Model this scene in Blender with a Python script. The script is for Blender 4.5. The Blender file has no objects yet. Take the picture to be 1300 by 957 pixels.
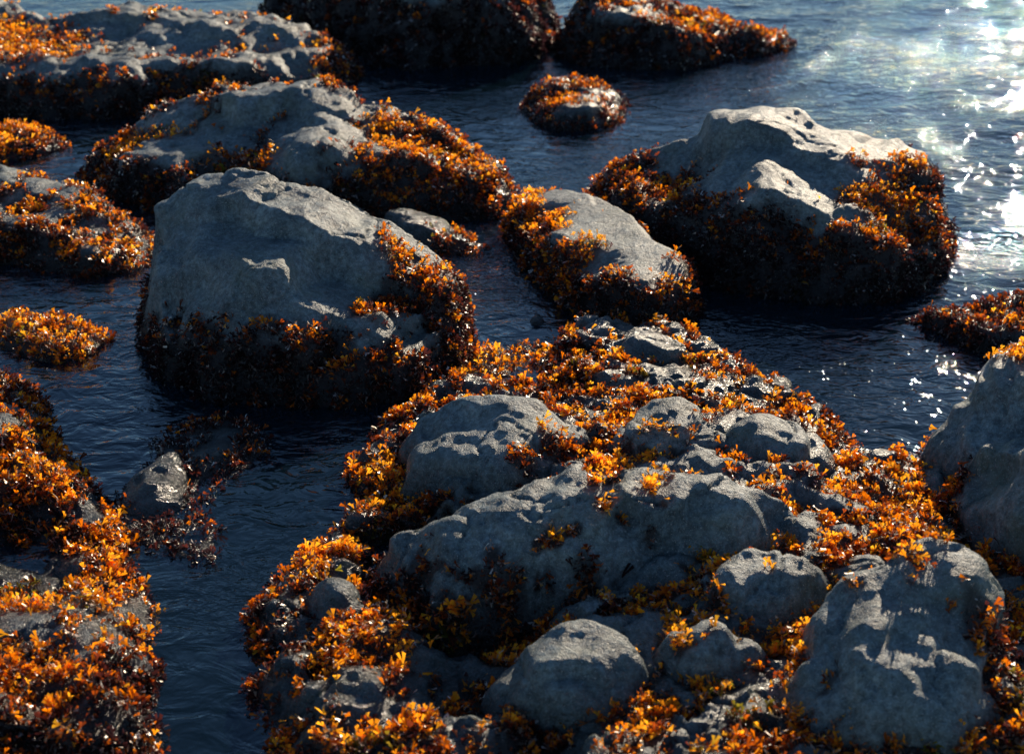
import bpy, math, numpy as np
from mathutils import Vector
rng = np.random.default_rng(7)
scene = bpy.context.scene

# ---------------------------------------------------------------- site frame
CAM_H, PITCH, FPX = 3.0, math.radians(24), 2061.0
def G(u, v, z=0.0):
    """camera image pixel -> world metres on the level plane z"""
    dx = (u-650)/FPX; dy = -(v-478.5)/FPX
    ry = math.cos(PITCH)+dy*math.sin(PITCH); rz = -math.sin(PITCH)+dy*math.cos(PITCH)
    t = (z-CAM_H)/rz
    return (dx*t, ry*t)

# ---------------------------------------------------------------- noise
_g = rng.normal(size=(256,3)); _g /= np.linalg.norm(_g,axis=1)[:,None]
_p = rng.permutation(256)
def perlin(P):
    I = np.floor(P).astype(np.int64); F = P-I
    W = F*F*F*(F*(F*6-15)+10)
    out = 0
    for i in (0,1):
        for j in (0,1):
            for k in (0,1):
                h = _p[(_p[(_p[(I[:,0]+i)&255]+I[:,1]+j)&255]+I[:,2]+k)&255]
                g = _g[h]
                d = g[:,0]*(F[:,0]-i)+g[:,1]*(F[:,1]-j)+g[:,2]*(F[:,2]-k)
                w = (W[:,0] if i else 1-W[:,0])*(W[:,1] if j else 1-W[:,1])*(W[:,2] if k else 1-W[:,2])
                out = out+d*w
    return out*1.6
def fbm(P, o=4, g=.5):
    r=0; a=1
    for i in range(o):
        r = r+a*perlin(P*2**i+17.3*i); a*=g
    return r
def ridged(P, o=3, g=.5):
    r=0; a=1
    for i in range(o):
        r = r+a*(1-2*np.abs(perlin(P*2**i+31.7*i))); a*=g
    return r
def sstep(x,a,b):
    t=np.clip((x-a)/(b-a),0,1); return t*t*(3-2*t)
def chaikin(p,n=2):
    p=np.array(p,float)
    for _ in range(n):
        q=np.roll(p,-1,0); p=np.stack([.75*p+.25*q,.25*p+.75*q],1).reshape(-1,2)
    return p
def sdist(X,Y,poly):
    d=np.full(X.shape,1e9); ins=np.zeros(X.shape,bool); n=len(poly)
    for i in range(n):
        a=poly[i]; b=poly[(i+1)%n]; e=b-a
        t=np.clip(((X-a[0])*e[0]+(Y-a[1])*e[1])/(e@e+1e-12),0,1)
        d=np.minimum(d,np.hypot(X-a[0]-t*e[0],Y-a[1]-t*e[1]))
        c=((a[1]>Y)!=(b[1]>Y))
        xi=(b[0]-a[0])*(Y-a[1])/((b[1]-a[1]) if abs(b[1]-a[1])>1e-12 else 1e-12)+a[0]
        ins^=c&(X<xi)
    return np.where(ins,d,-d)

# ---------------------------------------------------------------- materials
def newmat(name):
    m=bpy.data.materials.new(name); m.use_nodes=True
    nt=m.node_tree; nt.nodes.clear()
    return m,nt,nt.nodes,nt.links
def N(nt,t,**kw):
    n=nt.nodes.new(t)
    for k,v in kw.items():
        if k.startswith('_'): setattr(n,k[1:],v)
        else: n.inputs[k].default_value=v
    return n
def ramp(nt,stops):
    r=nt.nodes.new('ShaderNodeValToRGB'); e=r.color_ramp.elements
    e[0].position,e[0].color=stops[0][0],(*stops[0][1],1)
    e[1].position,e[1].color=stops[-1][0],(*stops[-1][1],1)
    for p,c in stops[1:-1]:
        q=e.new(p); q.color=(*c,1)
    return r

def rock_material():
    m,nt,nd,L=newmat('sea_rock')
    out=nd.new('ShaderNodeOutputMaterial'); b=nd.new('ShaderNodeBsdfPrincipled')
    geo=nd.new('ShaderNodeNewGeometry')
    n1=N(nt,'ShaderNodeTexNoise',Scale=3.5,Detail=5.,Roughness=.68)
    n2=N(nt,'ShaderNodeTexNoise',Scale=38.,Detail=4.,Roughness=.78)
    n3=N(nt,'ShaderNodeTexNoise',Scale=200.,Detail=1.5,Roughness=.6)
    for n in (n1,n2,n3): L.new(geo.outputs['Position'],n.inputs['Vector'])
    r1=ramp(nt,[(.3,(.08,.118,.128)),(.5,(.175,.23,.24)),(.7,(.31,.37,.365))])
    L.new(n1.outputs['Fac'],r1.inputs[0])
    r2=ramp(nt,[(.3,(.3,.3,.3)),(.5,(.85,.85,.85)),(.66,(1.5,1.5,1.5))]); L.new(n2.outputs['Fac'],r2.inputs[0])
    mul=N(nt,'ShaderNodeMix',_data_type='RGBA',_blend_type='MULTIPLY'); mul.inputs[0].default_value=1
    L.new(r1.outputs[0],mul.inputs[6]); L.new(r2.outputs[0],mul.inputs[7])
    # olive lichen/algae film
    rg=ramp(nt,[(.50,(0,0,0)),(.66,(.6,.6,.6))]); L.new(n1.outputs['Color'],rg.inputs[0])
    gm=N(nt,'ShaderNodeMix',_data_type='RGBA'); L.new(rg.outputs[0],gm.inputs[0]); L.new(mul.outputs[2],gm.inputs[6]); gm.inputs[7].default_value=(.15,.175,.11,1)
    # pale barnacle flecks
    r3=ramp(nt,[(.62,(0,0,0)),(.70,(1,1,1))]); L.new(n3.outputs['Fac'],r3.inputs[0])
    fl=N(nt,'ShaderNodeMix',_data_type='RGBA'); L.new(r3.outputs[0],fl.inputs[0])
    L.new(gm.outputs[2],fl.inputs[6]); fl.inputs[7].default_value=(.48,.48,.45,1)
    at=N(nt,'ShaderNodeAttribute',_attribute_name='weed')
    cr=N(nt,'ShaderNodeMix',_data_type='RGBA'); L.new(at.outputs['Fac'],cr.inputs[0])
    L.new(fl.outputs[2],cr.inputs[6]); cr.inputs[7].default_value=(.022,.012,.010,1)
    sx=nd.new('ShaderNodeSeparateXYZ'); L.new(geo.outputs['Position'],sx.inputs[0])
    ad=N(nt,'ShaderNodeMath',_operation='MULTIPLY_ADD'); L.new(n1.outputs['Fac'],ad.inputs[0]); ad.inputs[1].default_value=-.3; L.new(sx.outputs[2],ad.inputs[2])
    mr=N(nt,'ShaderNodeMapRange'); L.new(ad.outputs[0],mr.inputs[0])
    mr.inputs[1].default_value=-.08; mr.inputs[2].default_value=.1; mr.inputs[3].default_value=.22; mr.inputs[4].default_value=1
    wt=N(nt,'ShaderNodeMix',_data_type='RGBA',_blend_type='MULTIPLY'); wt.inputs[0].default_value=1
    L.new(cr.outputs[2],wt.inputs[6]); L.new(mr.outputs[0],wt.inputs[7])
    L.new(wt.outputs[2],b.inputs['Base Color'])
    rr=N(nt,'ShaderNodeMapRange'); L.new(mr.outputs[0],rr.inputs[0]); rr.inputs[1].default_value=.35; rr.inputs[3].default_value=.18; rr.inputs[4].default_value=.5
    L.new(rr.outputs[0],b.inputs['Roughness'])
    b1=N(nt,'ShaderNodeBump',Strength=.85,Distance=.025); L.new(n2.outputs['Fac'],b1.inputs['Height'])
    b2=N(nt,'ShaderNodeBump',Strength=.7,Distance=.007); L.new(n3.outputs['Fac'],b2.inputs['Height']); L.new(b1.outputs[0],b2.inputs['Normal'])
    L.new(b2.outputs[0],b.inputs['Normal'])
    L.new(b.outputs[0],out.inputs[0]); return m
def weed_material():
    m,nt,nd,L=newmat('seaweed_frond')
    out=nd.new('ShaderNodeOutputMaterial'); b=nd.new('ShaderNodeBsdfDiffuse')
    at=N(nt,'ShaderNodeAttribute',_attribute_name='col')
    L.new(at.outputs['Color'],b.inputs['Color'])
    tr=nd.new('ShaderNodeBsdfTranslucent')
    hs=N(nt,'ShaderNodeHueSaturation',Saturation=1.02,Value=2.1); L.new(at.outputs['Color'],hs.inputs['Color'])
    L.new(hs.outputs[0],tr.inputs[0])
    mx=N(nt,'ShaderNodeMixShader'); mx.inputs[0].default_value=.64
    L.new(b.outputs[0],mx.inputs[1]); L.new(tr.outputs[0],mx.inputs[2])
    g=N(nt,'ShaderNodeBsdfGlossy',Roughness=.5); fr=N(nt,'ShaderNodeFresnel',IOR=1.2)
    m2=nd.new('ShaderNodeMixShader'); L.new(fr.outputs[0],m2.inputs[0]); L.new(mx.outputs[0],m2.inputs[1]); L.new(g.outputs[0],m2.inputs[2])
    g.inputs['Color'].default_value=(.6,.55,.5,1)
    L.new(m2.outputs[0],out.inputs[0]); return m
def water_material():
    m,nt,nd,L=newmat('sea_water')
    out=nd.new('ShaderNodeOutputMaterial'); geo=nd.new('ShaderNodeNewGeometry')
    mp=N(nt,'ShaderNodeMapping'); mp.inputs['Scale'].default_value=(1,1.4,1); mp.inputs['Rotation'].default_value=(0,0,.35)
    L.new(geo.outputs['Position'],mp.inputs[0])
    a=N(nt,'ShaderNodeTexNoise',Scale=6.,Detail=3.,Roughness=.5,Distortion=.8)
    c=N(nt,'ShaderNodeTexNoise',Scale=26.,Detail=2.,Roughness=.5,Distortion=.6)
    k=N(nt,'ShaderNodeTexNoise',Scale=.8,Detail=1.)
    for n in (a,c): L.new(mp.outputs[0],n.inputs['Vector'])
    L.new(geo.outputs['Position'],k.inputs['Vector'])
    kr=N(nt,'ShaderNodeMapRange'); L.new(k.outputs['Fac'],kr.inputs[0]); kr.inputs[1].default_value=.45; kr.inputs[2].default_value=.66; kr.inputs[3].default_value=.05; kr.inputs[4].default_value=.7
    at=N(nt,'ShaderNodeAttribute',_attribute_name='chop')
    sm=N(nt,'ShaderNodeMath',_operation='MAXIMUM'); L.new(kr.outputs[0],sm.inputs[0]); L.new(at.outputs['Fac'],sm.inputs[1])
    dd=N(nt,'ShaderNodeMath',_operation='MULTIPLY_ADD'); L.new(at.outputs['Fac'],dd.inputs[0]); dd.inputs[1].default_value=.022; dd.inputs[2].default_value=.011
    b1=N(nt,'ShaderNodeBump',Strength=.38,Distance=.05); L.new(a.outputs['Fac'],b1.inputs['Height'])
    b2=N(nt,'ShaderNodeBump'); L.new(dd.outputs[0],b2.inputs['Distance']); L.new(sm.outputs[0],b2.inputs['Strength']); L.new(c.outputs['Fac'],b2.inputs['Height']); L.new(b1.outputs[0],b2.inputs['Normal'])
    fr=N(nt,'ShaderNodeFresnel',IOR=1.48); L.new(b2.outputs[0],fr.inputs['Normal'])
    gl=N(nt,'ShaderNodeBsdfGlossy',Roughness=.03); gl.inputs['Color'].default_value=(.84,.94,1,1); L.new(b2.outputs[0],gl.inputs['Normal'])
    tr=nd.new('ShaderNodeBsdfTransparent'); tr.inputs[0].default_value=(.36,.5,.58,1)
    df=nd.new('ShaderNodeBsdfDiffuse'); df.inputs[0].default_value=(.014,.045,.072,1)
    mb=nd.new('ShaderNodeMixShader'); mb.inputs[0].default_value=.24; L.new(tr.outputs[0],mb.inputs[1]); L.new(df.outputs[0],mb.inputs[2])
    mx=nd.new('ShaderNodeMixShader'); L.new(fr.outputs[0],mx.inputs[0]); L.new(mb.outputs[0],mx.inputs[1]); L.new(gl.outputs[0],mx.inputs[2])
    L.new(mx.outputs[0],out.inputs[0]); return m
def bed_material():
    m,nt,nd,L=newmat('seabed_sand_rock')
    out=nd.new('ShaderNodeOutputMaterial'); b=nd.new('ShaderNodeBsdfDiffuse'); geo=nd.new('ShaderNodeNewGeometry')
    n=N(nt,'ShaderNodeTexNoise',Scale=3.,Detail=6.,Roughness=.65); L.new(geo.outputs['Position'],n.inputs['Vector'])
    r=ramp(nt,[(.35,(.008,.014,.02)),(.65,(.05,.065,.07))]); L.new(n.outputs['Fac'],r.inputs[0]); L.new(r.outputs[0],b.inputs['Color'])
    L.new(b.outputs[0],out.inputs[0]); return m
ROCK,WEED,WATER,BED=rock_material(),weed_material(),water_material(),bed_material()

def mesh_obj(name,V,Q,mat,smooth=True,attrs=()):
    me=bpy.data.meshes.new(name)
    me.vertices.add(len(V)); me.vertices.foreach_set('co',np.ascontiguousarray(V,dtype=np.float32).ravel())
    me.loops.add(Q.size); me.loops.foreach_set('vertex_index',np.ascontiguousarray(Q,dtype=np.int32).ravel())
    me.polygons.add(len(Q)); me.polygons.foreach_set('loop_start',np.arange(len(Q),dtype=np.int32)*4)
    me.update(calc_edges=True)
    me.polygons.foreach_set('use_smooth',np.full(len(Q),smooth))
    for an,ty,dat in attrs:
        a=me.attributes.new(an,ty,'POINT')
        a.data.foreach_set('value' if ty=='FLOAT' else 'color',np.ascontiguousarray(dat,dtype=np.float32).ravel())
    me.materials.append(mat)
    o=bpy.data.objects.new(name,me); scene.collection.objects.link(o); return o

# ---------------------------------------------------------------- rocks
leaf_sets=[]
def rock(name,poly,ctrl,zb=0.,w=.2,sig=.16,res=.014,amp=.035,hi=.1,patch=0.,blobs=(),dens=9000,dark=0.,strata=0.,leaf=1.,jit=.05,seed=0,fr=1.0,fac=.22,fk=.8):
    P=chaikin([G(u,v,zb) for u,v in poly]); C=np.array([(*G(u,v,z),z) for u,v,z in ctrl])
    m=.2; rg=np.random.default_rng(100+seed)
    x=np.arange(P[:,0].min()-m,P[:,0].max()+m,res); y=np.arange(P[:,1].min()-m,P[:,1].max()+m,res)
    X,Y=np.meshgrid(x,y); sh=X.shape; X=X.ravel(); Y=Y.ravel()
    S=seed*7.77
    B=np.stack([X,Y,np.full(X.shape,S)],1)
    d=sdist(X,Y,P)+jit*fbm(B*3.5,3)
    Wt=0;Hh=0
    for cx,cy,cz in C:
        g=np.exp(-((X-cx)**2+(Y-cy)**2)/(2*sig*sig))+1e-6/((X-cx)**2+(Y-cy)**2+.01)
        Wt=Wt+g;Hh=Hh+g*cz
    H=Hh/Wt
    ww=w*(1+.5*perlin(B*2.3+5))
    t=np.clip(d/ww,0,1); p=1-(1-t)**2.3
    Z=np.where(d>0,zb+(H-zb)*p,zb+d*2.)
    gy,gx=np.gradient(Z.reshape(sh),res)
    # angular planes: blend toward local tangent facets
    if fac:
        gxr,gyr=gx.ravel(),gy.ravel()
        fx=np.arange(x[0],x[-1]+fac,fac); fy=np.arange(y[0],y[-1]+fac,fac)
        SX,SY=np.meshgrid(fx,fy); SX=SX.ravel()+rg.uniform(-.48,.48,SX.size)*fac; SY=SY.ravel()+rg.uniform(-.48,.48,SY.size)*fac
        WX=X+fac*.25*fbm(B*(.7/fac)+3,2); WY=Y+fac*.25*fbm(B*(.7/fac)+33,2)
        best=np.full(X.size,1e9); Dl=[];
        for sx_,sy_ in zip(SX,SY): best=np.minimum(best,(WX-sx_)**2+(WY-sy_)**2)
        num=0;den=0; nx_=len(x); ny_=len(y)
        for sx_,sy_ in zip(SX,SY):
            ix=int(np.clip((sx_-x[0])/res,0,nx_-1)); iy=int(np.clip((sy_-y[0])/res,0,ny_-1)); q=iy*nx_+ix
            D2=(WX-sx_)**2+(WY-sy_)**2-best
            wt=np.exp(-D2/(fac*fac*.08)); 
            pl=Z[q]+np.clip(gxr[q],-.8,.8)*(X-sx_)+np.clip(gyr[q],-.8,.8)*(Y-sy_)+rg.normal(0,.05)*fac
            num=num+wt*pl; den=den+wt
        inner=sstep(d,.0,.12)
        Z=Z+np.clip(num/den-Z,-.07*fac/.22,.015*fac/.22)*fk*inner
        gy,gx=np.gradient(Z.reshape(sh),res)
    V=np.stack([X,Y,Z],1)
    Nn=np.stack([-gx.ravel(),-gy.ravel(),np.ones(X.size)],1); Nn/=np.linalg.norm(Nn,axis=1)[:,None]
    Q3=V+np.array([S,S*.3,0])
    lo=fbm(Q3*2.6*fr,3)*.9+.35*ridged(Q3*3.3*fr+9,2)-.3
    n=lo+.13*fbm(Q3*13,3)+.08*fbm(Q3*40,2)-.4*sstep(np.abs(perlin(Q3*2.2*fr+60)+.15*fbm(Q3*12,2)),.05,.0)
    if strata:
        T=np.stack([Q3[:,0]*.7+Q3[:,1]*.9,Q3[:,1]*4-Q3[:,0]*5,Q3[:,2]*9+Q3[:,0]*3],1)
        n=n+strata*fbm(T,3)
    V=V+Nn*(amp*n)[:,None]*np.clip(.35+(d+.1)*4,.35,1)[:,None]
    # weed field : waterline band + hollows
    nz=fbm(Q3*3.+3,4); nf=fbm(Q3*10.+8,3)
    D=sstep(hi+.08*nz+.04*nf-V[:,2],-.02,.05)
    if patch: D=np.maximum(D,sstep(.35*nz+.55*nf-.45*lo+patch-.5,-.02,.14))
    for bu,bv,bz,br,val in blobs:
        bx,by=G(bu,bv,bz); gg=sstep(np.hypot(V[:,0]-bx,V[:,1]-by)+.35*br*nf,br*1.1,br*.6); D=D*(1-gg)+val*gg
    idx=np.arange(X.size).reshape(sh)
    F=np.stack([idx[:-1,:-1],idx[:-1,1:],idx[1:,1:],idx[1:,:-1]],-1).reshape(-1,4)
    F=F[(d[F]>-m).all(1)]
    us=np.unique(F); mp=np.zeros(X.size,int); mp[us]=np.arange(len(us)); F=mp[F]; V=V[us]; D=D[us]
    mesh_obj(name,V,F,ROCK,True,[('weed','FLOAT',D*.92)])
    a,b,c,e=(V[F[:,i]] for i in range(4))
    cr=np.cross(c-a,e-b); A=np.linalg.norm(cr,axis=1)/2; fn=cr/(2*A[:,None]+1e-12)
    Df=D[F].mean(1); zc=(a[:,2]+c[:,2])/2
    cl=sstep(fbm((a+c)*7,3),-.6,.4)
    lam=dens*.95*A*Df**1.5*(.22+1.0*cl)*(zc>-.03)*(Df>.06)
    k=rng.poisson(lam); fi=np.repeat(np.arange(len(F)),k)
    r1,r2=rng.random((2,len(fi),1))
    pos=(a[fi]*(1-r1)+b[fi]*r1)*(1-r2)+(e[fi]*(1-r1)+c[fi]*r1)*r2
    leaf_sets.append((pos,fn[fi],np.full(len(fi),dark),np.full(len(fi),leaf),cl[fi]))

rock('boulder',[(183,440),(205,482),(260,505),(340,517),(430,520),(520,507),(580,470),(600,435),(592,408),(540,390),(440,378),(330,374),(240,378),(190,402)],
 [(290,224,.70),(242,240,.66),(340,228,.69),(400,249,.64),(470,280,.54),(520,317,.42),(560,360,.28),(203,303,.5),(196,350,.38),(210,400,.26),(320,330,.50),(320,430,.29),(420,380,.36),(420,450,.21),(500,400,.27),(240,300,.55),(240,430,.25)],
 w=.13,sig=.11,res=.011,amp=.028,hi=.26,fac=.3,fk=1.,blobs=[(540,350,.34,.2,1),(575,400,.2,.2,1),(520,445,.12,.14,.1),(500,380,.28,.1,.9),(497,300,.48,.06,1),(470,395,.3,.1,.9),(205,340,.4,.1,.0),(240,440,.22,.2,1),(320,460,.2,.2,1),(400,460,.2,.2,1)],strata=.35,seed=1,dark=.38,fr=1.1,dens=12000)
rock('boulder',[(735,272),(800,315),(880,354),(960,376),(1060,388),(1150,381),(1192,350),(1202,308),(1192,282),(1100,268),(950,261),(830,254),(755,252)],
 [(860,158,.45),(930,141,.61),(1000,143,.62),(1060,177,.52),(1110,205,.45),(1175,232,.38),(760,208,.2),(830,184,.34),(1190,270,.28),(950,220,.5),(1060,250,.42),(1060,310,.28),(900,270,.3),(820,240,.25),(1150,310,.25)],
 w=.15,sig=.15,res=.013,amp=.024,hi=.38,strata=.5,fac=.4,seed=2,blobs=[(1130,250,.42,.30,1),(1170,230,.36,.2,1),(1085,200,.5,.08,.9),(870,185,.42,.22,0),(960,170,.57,.3,0),(1035,210,.48,.2,0),(1060,255,.43,.16,0),(930,215,.47,.14,0),(780,220,.2,.15,.9)],dens=10000,dark=.42)
rock('rock_slab',[(643,296),(660,328),(700,380),(770,419),(840,428),(888,413),(888,388),(850,360),(805,318),(770,293),(700,276),(652,278)],
 [(690,248,.20),(720,240,.24),(755,249,.25),(720,268,.25),(770,286,.26),(790,302,.26),(820,320,.26),(840,329,.26),(800,350,.26),(865,354,.23),(680,295,.13),(730,350,.18),(790,390,.17),(870,385,.17)],
 w=.10,sig=.09,res=.011,amp=.012,hi=.22,fac=.25,fk=.2,jit=.025,seed=3,blobs=[(700,275,.22,.13,.95),(690,300,.15,.15,1),(735,325,.2,.14,1),(775,363,.2,.14,1),(840,390,.2,.17,1),(718,250,.23,.09,.0),(742,262,.25,.09,.0),(768,280,.26,.09,.0),(795,300,.26,.10,.0),(822,320,.26,.10,.0),(845,338,.25,.10,.0)],dens=12000,dark=.2)
rock('boulder',[(92,226),(130,252),(200,272),(300,276),(480,274),(600,281),(652,266),(654,242),(600,217),(500,197),(380,190),(250,190),(150,202)],
 [(210,130,.38),(290,107,.48),(360,98,.5),(430,97,.5),(490,110,.45),(540,157,.33),(600,203,.2),(150,175,.22),(120,205,.12),(300,180,.34),(400,180,.38),(200,190,.25),(500,200,.28),(300,230,.15)],
 w=.22,sig=.18,res=.017,amp=.04,hi=.24,seed=4,patch=.22,strata=.3,fac=.35,blobs=[(520,150,.4,.3,1),(560,200,.25,.4,1),(270,150,.42,.3,.0),(380,140,.45,.25,.0),(200,130,.38,.12,.9),(440,105,.5,.2,.95),(300,205,.25,.25,.9)],dens=8000,leaf=1.1,dark=.35)
rock('boulder',[(-120,142),(0,147),(120,152),(250,142),(380,127),(462,107),(457,88),(380,72),(200,62),(60,68),(-100,75)],
 [(180,3,.45),(120,18,.4),(300,18,.4),(400,38,.3),(445,72,.15),(60,55,.3),(0,55,.3),(250,75,.3),(120,70,.3),(350,80,.22)],
 w=.3,sig=.26,res=.022,amp=.05,hi=.26,patch=.2,seed=5,strata=.4,fac=.5,blobs=[(230,30,.42,.5,.0),(350,55,.35,.35,.0),(140,30,.4,.3,.0),(20,60,.3,.6,1),(430,60,.2,.2,1)],dens=6500,leaf=1.2,dark=.35)
rock('weedy_rock',[(-220,122),(0,127),(90,112),(100,80),(50,58),(-150,55)],[(-60,0,.5),(10,22,.4),(50,45,.25),(-100,50,.4),(60,75,.2)],
 w=.3,sig=.25,res=.025,amp=.06,hi=.3,patch=.55,seed=6,dens=5500,leaf=1.3,dark=.1)
rock('dark_rock_ridge',[(370,60),(450,83),(560,90),(650,82),(700,66),(710,40),(690,5),(600,-25),(400,-30),(330,10)],
 [(400,-20,.5),(480,-25,.6),(560,-25,.62),(650,-20,.6),(690,0,.4),(450,40,.25),(600,50,.25),(540,30,.4)],
 w=.4,sig=.3,res=.03,amp=.14,hi=.5,patch=.6,seed=7,fac=.6,dens=4500,dark=.9,leaf=1.4)
rock('weedy_rock',[(690,72),(760,86),(850,90),(930,77),(1002,63),(1000,52),(900,38),(750,28)],
 [(740,-20,.5),(800,0,.4),(850,18,.28),(900,35,.18),(960,42,.09),(760,30,.35)],
 w=.3,sig=.25,res=.025,amp=.06,hi=.35,patch=.55,seed=8,dens=6000,dark=.65,leaf=1.3,fac=.4)
rock('weedy_rock',[(655,137),(680,160),(740,170),(790,153),(803,133),(760,118),(690,117)],
 [(700,101,.16),(740,100,.16),(780,117,.09),(670,125,.08),(730,130,.13)],
 w=.18,sig=.15,res=.017,amp=.04,hi=.1,patch=.6,seed=9,dens=8000,leaf=1.1,dark=.3)
rock('rock',[(483,300),(520,319),(580,327),(614,317),(590,298),(540,288),(490,284)],
 [(510,276,.13),(535,280,.12),(560,295,.07),(595,306,.04)],w=.12,sig=.1,amp=.025,hi=.03,seed=10,blobs=[(580,303,.06,.17,1)],dens=8000)
rock('weedy_rock',[(-150,342),(0,337),(60,347),(120,354),(190,347),(210,312),(170,288),(80,262),(0,256),(-120,260)],
 [(0,219,.25),(60,224,.24),(110,241,.22),(160,269,.15),(200,294,.08),(50,280,.2),(-60,220,.25),(0,290,.17),(120,300,.12)],
 w=.2,sig=.17,res=.016,amp=.05,hi=.14,patch=.68,seed=11,blobs=[(60,240,.22,.16,.0),(120,285,.15,.12,.0)],dens=9500,dark=.2)
rock('weedy_rock',[(-80,202),(0,207),(60,197),(93,181),(60,170),(-80,172)],[(0,168,.13),(60,172,.07),(-60,168,.14)],w=.15,amp=.04,hi=.3,seed=12,dens=8000,leaf=1.1,dark=.1)
rock('weedy_rock',[(-25,430),(0,446),(60,460),(105,453),(128,436),(125,413),(90,404),(0,406)],
 [(20,402,.06),(80,398,.06),(110,405,.04),(60,425,.05),(0,412,.05)],w=.12,amp=.02,hi=.3,seed=13,dens=8500,dark=.05,blobs=[(90,402,.06,.05,0)])
rock('weedy_shelf',[(-250,500),(0,490),(45,495),(60,525),(60,565),(105,592),(115,640),(165,690),(175,780),(190,868),(210,1000),(-300,1010)],
 [(0,490,.16),(40,503,.12),(0,560,.2),(50,610,.1),(100,740,.08),(0,700,.03),(40,730,.02),(0,800,.14),(150,800,.11),(100,880,.16),(-100,600,.25),(-100,900,.2),(180,900,.1)],
 w=.2,sig=.14,res=.012,amp=.04,hi=.07,patch=.85,seed=14,blobs=[(20,715,.03,.2,0),(75,722,.03,.1,0),(30,520,.14,.09,.0),(5,545,.17,.08,0)],dens=13000,dark=.08)
rock('low_weedy_rock',[(140,640),(190,600),(205,548),(270,524),(340,540),(335,580),(285,612),(260,660),(280,720),(190,705)],
 [(200,600,.02),(270,540,.01),(310,560,.0),(230,660,.01),(180,630,.02),(230,600,.01)],w=.12,sig=.1,amp=.025,res=.012,hi=.03,patch=.85,seed=15,dens=8500,dark=.9,leaf=.85)
rock('pale_flat_rock',[(140,645),(165,662),(215,655),(245,628),(250,590),(225,583),(180,603)],
 [(165,628,.07),(205,600,.09),(232,580,.09),(200,640,.06),(230,610,.07)],w=.09,sig=.08,amp=.02,res=.01,hi=-.1,seed=33,dens=9000,fac=.12,jit=.03,blobs=[(150,648,.02,.05,.8),(245,600,.03,.05,.9)],dark=.6,strata=.4)
# foreground reef
rock('weedy_reef',[(322,800),(340,765),(395,700),(440,660),(452,610),(478,560),(520,505),(570,478),(620,495),(690,500),(712,465),(700,432),(760,420),(870,430),(940,470),(1000,500),(1060,540),(1110,592),(1150,590),(1300,640),(1500,700),(1500,1050),(500,1050),(350,1000)],
 [(520,520,.1),(800,480,.11),(900,490,.11),(1000,530,.14),(1090,590,.11),(640,600,.16),(800,600,.22),(700,720,.14),(900,700,.2),(1000,650,.22),(1100,680,.2),(450,800,.12),(600,850,.06),(560,800,-.11),(520,775,-.12),(610,825,-.09),(800,850,.13),(950,850,.17),(360,790,.05),(1200,900,.2),(1150,640,.12),(1250,720,.12),(430,720,.1),(800,800,.16),(480,620,.06),(400,880,.1),(900,950,.15),(600,950,.1)],
 w=.15,sig=.1,res=.011,amp=.055,hi=.05,patch=.58,seed=16,fr=1.5,fac=.16,blobs=[(560,800,.0,.11,.0),(520,775,0,.09,0),(610,825,0,.08,0),(440,820,.1,.2,.95),(1120,640,.14,.2,.9),(480,600,.08,.15,.9)],dens=14500,dark=.06)
rock('reef_rock',[(494,590),(520,638),(600,664),(690,656),(757,626),(780,595),(725,568),(640,557),(535,560)],
 [(530,515,.27),(600,494,.31),(680,499,.31),(740,524,.24),(640,560,.29),(560,560,.26),(508,560,.2),(620,620,.2),(700,610,.2)],
 zb=.05,w=.12,sig=.1,res=.01,amp=.028,hi=.08,seed=17,fr=1.3,blobs=[(705,550,.28,.08,.9),(665,585,.24,.07,.8)],dens=14000,strata=.3)
rock('reef_rock',[(738,602),(790,628),(880,634),(955,612),(938,586),(860,567),(770,567)],
 [(790,519,.32),(860,524,.32),(918,557,.26),(762,547,.25),(840,570,.28),(900,600,.2)],zb=.09,w=.12,sig=.09,res=.01,amp=.03,hi=.12,seed=18,fr=1.4,patch=.22,dens=14000,strata=.3)
rock('reef_rock',[(900,595),(935,632),(1015,638),(1065,608),(1040,580),(950,572)],
 [(950,527,.3),(1003,523,.31),(1040,560,.24),(922,570,.25),(980,590,.22)],zb=.09,w=.12,sig=.09,res=.01,amp=.022,hi=.11,seed=19,fr=1.4,patch=.1,dens=14000,strata=.2)
rock('reef_rock',[(460,740),(515,800),(580,822),(650,815),(720,798),(810,792),(915,775),(1020,750),(1075,712),(970,693),(860,685),(740,687),(620,704),(490,713)],
 [(490,685,.2),(560,664,.26),(640,643,.32),(700,622,.38),(790,602,.41),(870,617,.40),(960,640,.35),(1045,665,.26),(600,720,.26),(700,700,.32),(540,750,.2),(850,690,.34),(740,750,.23),(640,780,.16),(930,710,.3),(850,750,.22)],
 zb=.03,w=.14,sig=.1,res=.01,amp=.036,hi=.10,patch=.17,seed=20,fr=1.4,fac=.2,blobs=[(750,705,.31,.07,.85),(640,740,.22,.08,.9),(890,740,.27,.09,.9),(840,605,.4,.04,.5)],dens=14000,strata=.35)
rock('reef_rock',[(742,462),(788,487),(852,490),(893,472),(872,455),(800,449)],[(778,430,.17),(830,421,.19),(867,436,.15),(820,460,.14)],zb=.02,w=.09,sig=.09,res=.01,amp=.018,hi=-.1,seed=21,dens=10000,dark=.2,jit=.02)
rock('reef_rock',[(600,872),(630,925),(720,960),(815,930),(838,875),(790,852),(695,846)],
 [(648,824,.2),(720,790,.29),(788,802,.27),(823,847,.17),(720,870,.28)],zb=.05,w=.13,sig=.09,res=.009,amp=.024,hi=.07,seed=22,fr=1.3,dens=14000,strata=.3)
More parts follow.
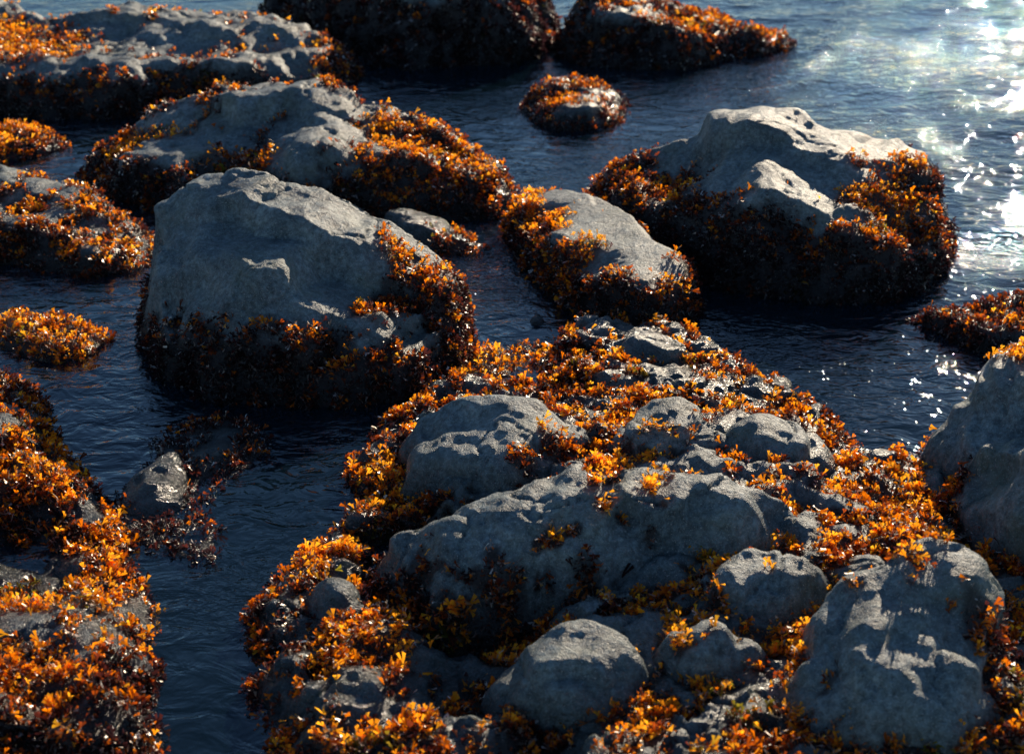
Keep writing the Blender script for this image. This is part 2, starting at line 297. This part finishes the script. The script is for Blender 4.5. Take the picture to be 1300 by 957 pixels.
rock('reef_rock',[(955,885),(985,960),(1120,1005),(1275,985),(1312,885),(1268,805),(1180,785),(1085,800),(1008,838)],
 [(985,852,.2),(1033,768,.3),(1088,714,.39),(1140,683,.48),(1190,703,.46),(1238,766,.36),(1253,830,.28),(1120,800,.38),(1180,860,.34),(1080,880,.3)],
 zb=.06,w=.17,sig=.11,res=.01,amp=.032,hi=.11,seed=23,fr=1.2,strata=.5,patch=.15,blobs=[(1245,800,.3,.08,.8)],dens=14000)
rock('boulder',[(1163,602),(1180,657),(1230,727),(1290,797),(1450,820),(1560,620),(1450,555),(1290,560),(1200,570)],
 [(1190,522,.3),(1220,471,.42),(1260,452,.48),(1300,444,.53),(1380,436,.57),(1250,550,.42),(1300,600,.48),(1200,600,.22),(1280,700,.3),(1450,600,.5)],
 zb=0.,w=.17,sig=.13,res=.012,amp=.036,hi=.13,seed=24,strata=.8,blobs=[(1298,434,.55,.12,1),(1195,580,.28,.12,1),(1245,690,.25,.1,.9)],dens=13000)
rock('reef_rock',[(376,780),(412,816),(466,806),(480,770),(435,755),(390,757)],[(395,740,.16),(430,735,.18),(460,760,.14),(425,780,.13)],zb=.03,w=.08,sig=.07,res=.009,amp=.018,hi=-.1,seed=25,dens=11000,fac=.12,jit=.02)
rock('reef_rock',[(845,778),(905,828),(1015,828),(1070,782),(1008,757),(893,753)],[(890,705,.3),(960,699,.31),(1033,722,.27),(950,760,.26)],zb=.08,w=.13,sig=.09,res=.01,amp=.036,hi=.12,patch=.25,seed=26,fr=1.4,dens=14000,strata=.3)
rock('reef_rock',[(815,858),(855,898),(945,902),(982,867),(943,842),(857,838)],[(848,815,.25),(922,812,.26),(900,845,.22)],zb=.07,w=.11,sig=.08,res=.01,amp=.03,hi=.11,patch=.25,seed=31,fr=1.5,dens=14000,strata=.3)
rock('reef_rock',[(680,797),(715,836),(803,838),(845,807),(793,782),(715,780)],[(715,748,.23),(783,746,.24),(760,780,.2)],zb=.07,w=.11,sig=.08,res=.01,amp=.03,hi=.11,patch=.25,seed=32,fr=1.5,dens=14000,strata=.3)
rock('low_weedy_rock',[(1158,402),(1180,418),(1220,442),(1320,457),(1420,445),(1400,398),(1290,394),(1200,398)],
 [(1180,400,.06),(1230,412,.08),(1290,400,.12),(1350,395,.15),(1280,425,.08)],w=.12,amp=.03,hi=.1,patch=.8,seed=27,dens=8500,dark=.55)
rock('low_weedy_rock',[(585,450),(610,478),(680,478),(720,455),(690,440),(620,436)],[(610,450,.01),(660,455,.0),(690,450,.015)],w=.1,amp=.025,hi=.3,seed=28,dens=4500,dark=-.1)
rock('pebble_rock',[(662,408),(680,418),(700,410),(690,400),(670,400)],[(680,402,.035),(690,405,.03)],w=.06,sig=.05,amp=.008,res=.008,hi=-.1,seed=29,dens=0,fac=0)

# ---------------------------------------------------------------- seaweed
pos=np.concatenate([l[0] for l in leaf_sets]); nr=np.concatenate([l[1] for l in leaf_sets])
dk=np.concatenate([l[2] for l in leaf_sets]); sz=np.concatenate([l[3] for l in leaf_sets]); cl=np.concatenate([l[4] for l in leaf_sets])
n=len(pos)
def unit(a): return a/(np.linalg.norm(a,axis=1)[:,None]+1e-9)
flow=np.stack([fbm(pos*6+i*50,2) for i in range(3)],1)
dirn=unit(nr*.65+flow*1.2+rng.normal(size=(n,3))*.6+np.array([0,0,.05]))
side=unit(np.cross(dirn,rng.normal(size=(n,3)))); up=np.cross(side,dirn)
Ln=(sz*rng.uniform(.009,.026,n)*(.65+.6*cl))[:,None]; Wd=Ln*rng.uniform(.12,.26,n)[:,None]
hgt=rng.random(n)
base=pos+nr*(hgt*cl*.028)[:,None]-nr*.004
cv=rng.normal(0,.45,n)[:,None]; sp=rng.uniform(.7,2.0,(n,1)); tw=rng.normal(0,.7,(n,1))
s0=base-side*Wd*.35; s1=base; s2=base+side*Wd*.35
mid=base+dirn*Ln*.5+up*Ln*cv*.3
m0=mid-side*Wd*.8; mc=mid; m2=mid+side*Wd*.8+up*Wd*tw
tp=base+dirn*Ln+up*Ln*cv
ta0=tp-side*Wd*(1.1+sp)+up*Wd*tw; ta1=tp-side*Wd*.5+dirn*Ln*.12
tb0=tp+side*Wd*.5-dirn*Ln*.05-up*Wd*tw; tb1=tp+side*Wd*(1.1+sp*.8)-dirn*Ln*.15
V=np.stack([s0,s1,s2,m0,mc,m2,ta0,ta1,tb0,tb1],1).reshape(-1,3)
q=np.array([[0,1,4,3],[1,2,5,4],[3,4,7,6],[4,5,9,8]])
Q=(np.arange(n)[:,None,None]*10+q[None]).reshape(-1,4)
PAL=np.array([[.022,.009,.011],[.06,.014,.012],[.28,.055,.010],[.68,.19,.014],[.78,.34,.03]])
ex=1.15*nr[:,2]+pos[:,2]*.9+.6*fbm(pos*2.2+70,3)+.6*fbm(pos*15,2)+1.0*hgt+.5*cl-dk*1.1+rng.normal(0,.25,n)-1.03  # species tones plus painted shade: steep, low, inner fronds dark, tops orange
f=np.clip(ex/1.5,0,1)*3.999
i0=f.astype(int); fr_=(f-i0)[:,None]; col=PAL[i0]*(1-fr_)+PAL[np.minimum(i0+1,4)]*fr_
gm=(sstep(fbm(pos*3.+200,3),.5,.75)*(rng.random(n)<.5))[:,None]
col=col*(1-gm)+np.array([.20,.17,.02])*gm*np.clip(f[:,None]/3+.15,0,1)
col=col*rng.uniform(.7,1.25,(n,1))
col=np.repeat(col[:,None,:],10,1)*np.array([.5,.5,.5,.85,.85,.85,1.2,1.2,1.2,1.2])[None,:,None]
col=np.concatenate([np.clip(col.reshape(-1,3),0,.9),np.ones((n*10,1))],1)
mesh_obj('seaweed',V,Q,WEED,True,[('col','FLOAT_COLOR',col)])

# ---------------------------------------------------------------- water and bed
def sheet(name,xs,ys,zf,mat,att=None):
    X,Y=np.meshgrid(xs,ys); sh=X.shape; X=X.ravel();Y=Y.ravel()
    V=np.stack([X,Y,zf(X,Y)],1); idx=np.arange(X.size).reshape(sh)
    F=np.stack([idx[:-1,:-1],idx[:-1,1:],idx[1:,1:],idx[1:,:-1]],-1).reshape(-1,4)
    return mesh_obj(name,V,F,mat,True,[('chop','FLOAT',att(X,Y))] if att else ())
far=np.array([12,18,30,60,150,400.])
xs=np.concatenate([-far[::-1],np.arange(-7,7.01,.04),far]); ys=np.concatenate([-far[::-1]+5,np.arange(2.5,20,.04),far+12])
CH=[(640,315,.5,.6,1.),(620,365,.3,.45,.9),(1245,322,.35,.3,.6),(960,110,1.0,1.0,.6),(1080,75,1.2,1.2,.6),(640,135,.3,.4,.5)]
def chop(X,Y):
    r=0
    for u,v_,a,b,s in CH:
        cx,cy=G(u,v_); r=np.maximum(r,s*np.exp(-((X-cx)/a)**2-((Y-cy)/b)**2))
    return r
def wz(X,Y):
    c,s=math.cos(.4),math.sin(.4); U=X*c+Y*s; T=-X*s+Y*c
    P=np.stack([U*1.0,T*1.9,np.zeros_like(X)],1)
    open_=sstep(X+.25*(Y-8),1.0,4.0)
    return .012*(.5+.9*open_)*fbm(P*1.1,3)+(.003*(.6+1.0*open_)+.006*chop(X,Y))*fbm(P*4+9,2)
sheet('sea_water',xs,ys,wz,WATER,chop)
xb=np.concatenate([-far[::-1],np.arange(-8,8.01,.1),far]); yb=np.concatenate([-far[::-1]+4,np.arange(2,20,.1),far+12])
sheet('seabed',xb,yb,lambda X,Y:-.32+.06*fbm(np.stack([X,Y,X*0],1)*1.2,4),BED)

# ---------------------------------------------------------------- light
AZ,EL=math.radians(21.5),math.radians(18.5)
w=bpy.data.worlds.new('World'); scene.world=w; w.use_nodes=True
nt=w.node_tree; bg=nt.nodes['Background']; sky=nt.nodes.new('ShaderNodeTexSky'); sky.sky_type='NISHITA'; sky.sun_disc=False
sky.sun_elevation=EL; sky.sun_rotation=AZ; sky.air_density=1.; sky.dust_density=.1; sky.ozone_density=4.
nt.links.new(sky.outputs[0],bg.inputs[0]); bg.inputs[1].default_value=.098
sd=bpy.data.lights.new('sun','SUN'); sd.energy=5.; sd.angle=math.radians(.5); sd.color=(1,.83,.62)
so=bpy.data.objects.new('sun',sd); scene.collection.objects.link(so)
v=Vector((math.sin(AZ)*math.cos(EL),math.cos(AZ)*math.cos(EL),math.sin(EL)))
so.rotation_euler=(-v).to_track_quat('-Z','Y').to_euler()

cd=bpy.data.cameras.new('camera'); cam=bpy.data.objects.new('camera',cd); scene.collection.objects.link(cam)
cam.location=(0,0,CAM_H); cam.rotation_euler=(math.pi/2-PITCH,0,0)
cd.sensor_width=36; cd.lens=36*FPX/1300; cd.clip_end=1500
cd.dof.use_dof=True; cd.dof.focus_distance=6.6; cd.dof.aperture_fstop=2.8
scene.camera=cam
scene.view_settings.view_transform='Standard'; scene.view_settings.look='None'; scene.view_settings.exposure=0
